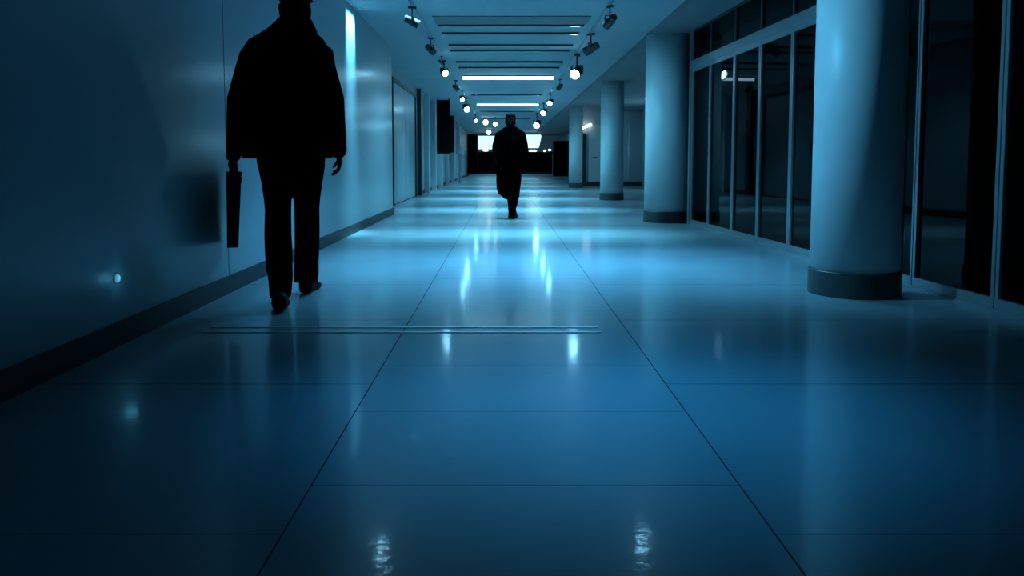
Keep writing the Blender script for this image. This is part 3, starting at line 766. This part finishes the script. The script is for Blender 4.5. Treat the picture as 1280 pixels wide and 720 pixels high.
# left tail of the coat hangs lower in ragged steps, right front sweeps down
loft(bm, [crow(*r) for r in ((236, 634, 650.4, .10, .02), (246, 634, 649, .10, .06), (254, 636, 647.3, .085, .08), (259, 638, 646, .06, .09))], 18, 2.3)
loft(bm, [crow(*r) for r in ((236, 621.5, 636, .07, -.06), (241, 622.5, 636, .06, -.05), (244.5, 626, 637, .05, -.04), (249, 631, 638, .04, -.02))], 16, 2.3)
def sl2(A, rs): tube(bm, [A[0], A[0].lerp(A[1], .5), A[1], A[1].lerp(A[2], .5), A[2]], rs, 14)
sl2([n_(624, 168.5), n_(620, 183, .05), n_(620, 196, -.05)], [.062, .064, .062, .06, .056])
sl2([n_(652, 168), n_(655.3, 183, .06), n_(656, 195, .02)], [.062, .064, .062, .06, .056])
ct = fused('long_coat', bm, m_cloth, p2, .009, 3)
for sx in (-1, 1):
    f = bmesh.new(); pts = [n_(638.3+sx*4.6, 162, -.085), n_(638.3+sx*5.2, 168, -.122), n_(638.3+sx*3.2, 177, -.146), n_(638.3+sx*.5, 186, -.152)]
    tube(f, pts, [.022, .045, .032, .012], 12, flat=.3, side=(1, 0, 0)); fused('lapel', f, m_cloth, ct, .006, 1)
f = bmesh.new(); tube(f, [n_(638.6, 186, -.146), n_(638.8, 203, -.160), n_(639.2, 226, -.170), n_(639.6, 238, -.155)], .016, 10, flat=.6, side=(1, 0, 0)); obj('front_edge', f, m_cloth, ct, smooth=True, world=True)
bm = bmesh.new(); loft(bm, [crow(163.5, 629.5, 648.5, .095, 0), crow(159.5, 631.8, 645.4, .082, 0), crow(157.8, 633, 644.2, .07, 0)], 20, 2.2); fused('collar', bm, m_cloth, ct, .007, 2)
bm = bmesh.new()
loft(bm, [crow(*r) for r in ((212, 627, 649, .12, 0), (222, 628, 649, .12, .01))], 18, 2.3)
loft(bm, [crow(*r) for r in ((214, 628, 640, .095, 0), (240, 632.5, 642.5, .085, .02), (256, 635, 644, .075, -.04), (267.5, 635.5, 643.3, .062, -.10))], 16, 2.3)
loft(bm, [crow(*r) for r in ((214, 637, 650, .095, .02), (240, 637.5, 648.5, .085, .10), (252, 638, 646.5, .075, .22), (261, 638.5, 645.5, .062, .34))], 16, 2.3)
fused('trousers', bm, m_trou, p2, .009, 3)
bm = bmesh.new(); g = G(639.3, 273.8); shoe(bm, V((g.x-.005, g.y+.24, 0)), V((g.x+.0, g.y-.01, 0)), .0, .052); fused('shoe', bm, m_shoe, p2, .006, 2)
bm = bmesh.new(); q = n_(642, 263.5, .34); shoe(bm, V((q.x, q.y+.06, 0)), V((q.x+.02, q.y-.19, 0)), .055, .05); fused('shoe', bm, m_shoe, p2, .006, 2)

# ------------------------------------------------------------------ light
def area(name, x, y, z, sx, sy, power, col, spread=180, rot=(0, 0, 0)):
    l = bpy.data.lights.new(name, 'AREA'); l.shape = 'RECTANGLE'; l.size = sx; l.size_y = sy
    l.energy = power; l.color = col; l.spread = R_(spread)
    o = bpy.data.objects.new(name, l); COL.objects.link(o); o.location = (x, y, z); o.rotation_euler = rot
    return o
BLUE, CYAN = (.035, .45, 1.0), (.16, .67, 1.0)
LZ = CZ-.12
area('added_pool_light', .3, 6.9, LZ, 2.0, .5, 135, (.105, .56, 1.0), 105)  # added overhead light out of view, brightens the nearer floor and wall
area('added_pool_light', .4, 3.0, LZ, .8, .3, 8, (.026, .43, 1.0), 58)  # added unseen light for the foreground floor, no bar hangs there
for y, pw in ((9.7, 75), (14.5, 75), (19.0, 65), (23.8, 65), (28.5, 65), (34, 65), (40, 70), (47, 75)):
    area('added_pool_light', .1, y, LZ, 3.2, .12, pw, CYAN, 55)  # added lights for the bright floor bands, no bars hang at these spots
for y, pw in ((12.0, 110), (17.6, 110), (22.6, 100), (25.9, 80), (31, 90), (37, 100), (44, 120), (52, 120)):
    area('added_fill_light', .1, y, LZ, 2.0, .12, pw, CYAN, 128)  # added broad fill, spread narrowed so its floor reflection stays unseen
def spot(name, loc, target, power, col, ang, blend=.5, r=.03):
    l = bpy.data.lights.new(name, 'SPOT'); l.energy = power; l.color = col; l.spot_size = R_(ang); l.spot_blend = blend; l.shadow_soft_size = r
    o = bpy.data.objects.new(name, l); COL.objects.link(o); o.location = loc
    o.rotation_euler = (V(target)-V(loc)).to_track_quat('-Z', 'Y').to_euler()
    return o
area('wall_streak_glow', WL+.05, 9.75, CZ-.012,   .04, .50, 24, CYAN, 30, (0, R_(9), 0))  # added narrow beam that makes the bright streak on the wall
# track heads that light the left sides of the columns
C_SPOT = (.09, .58, 1.0)
spot('column_spot_glow', (TXL+.1, 5.0, 2.55), (2.2, 5.75, 1.15), 430, (.12, .60, 1.0), 58, .9)
spot('column_spot_glow', (TXL+.16, 9.85, 2.56), (2.2, 11.9, 1.4), 230, CYAN, 40, .9)
spot('column_spot_glow', (-1.0, 15.0, 2.5), (2.3, 18.0, 1.4), 200, CYAN, 34, .9)
spot('column_spot_glow', (-1.0, 21.9, 2.5), (2.2, 25.6, 1.4), 200, CYAN, 30, .9)
dl = thing('added_wall_washer', 'slim ceiling fixture added at the top of the bright wall streak', 'ceiling light', (WL+.05, 9.75, CZ))  # fixture added to go with the streak beam
f = bmesh.new(); ring(f, -.04, .04, -.004, -.0005, -.34, .34, .018, .018, .018, .018, Matrix(((1, 0, 0, 0), (0, 0, 1, 0), (0, 1, 0, 0), (0, 0, 0, 1)))); obj('trim_ring', f, m_track, dl)
l = bpy.data.lights.new('glow_spot_halo', 'POINT'); l.energy = .07; l.color = (.10, .6, 1.0); l.shadow_soft_size = .03  # added halo light around the glowing dome
o = bpy.data.objects.new('glow_spot_halo', l); COL.objects.link(o); o.location = GLOW_SPOT + V((.055, 0, 0))

w = bpy.data.worlds.new('night'); S.world = w; w.use_nodes = True
w.node_tree.nodes['Background'].inputs['Color'].default_value = (.02, .2, .5, 1)
w.node_tree.nodes['Background'].inputs['Strength'].default_value = .0

S.view_settings.view_transform = 'Standard'; S.view_settings.look = 'None'
S.view_settings.gamma = 1; S.view_settings.use_curve_mapping = False
S.view_settings.exposure = 0
S.cycles.use_denoising = True
S.cycles.max_bounces = 8; S.cycles.diffuse_bounces = 4; S.cycles.glossy_bounces = 4; S.cycles.transparent_max_bounces = 12
S.cycles.sample_clamp_indirect = 6
S.cycles.caustics_reflective = True
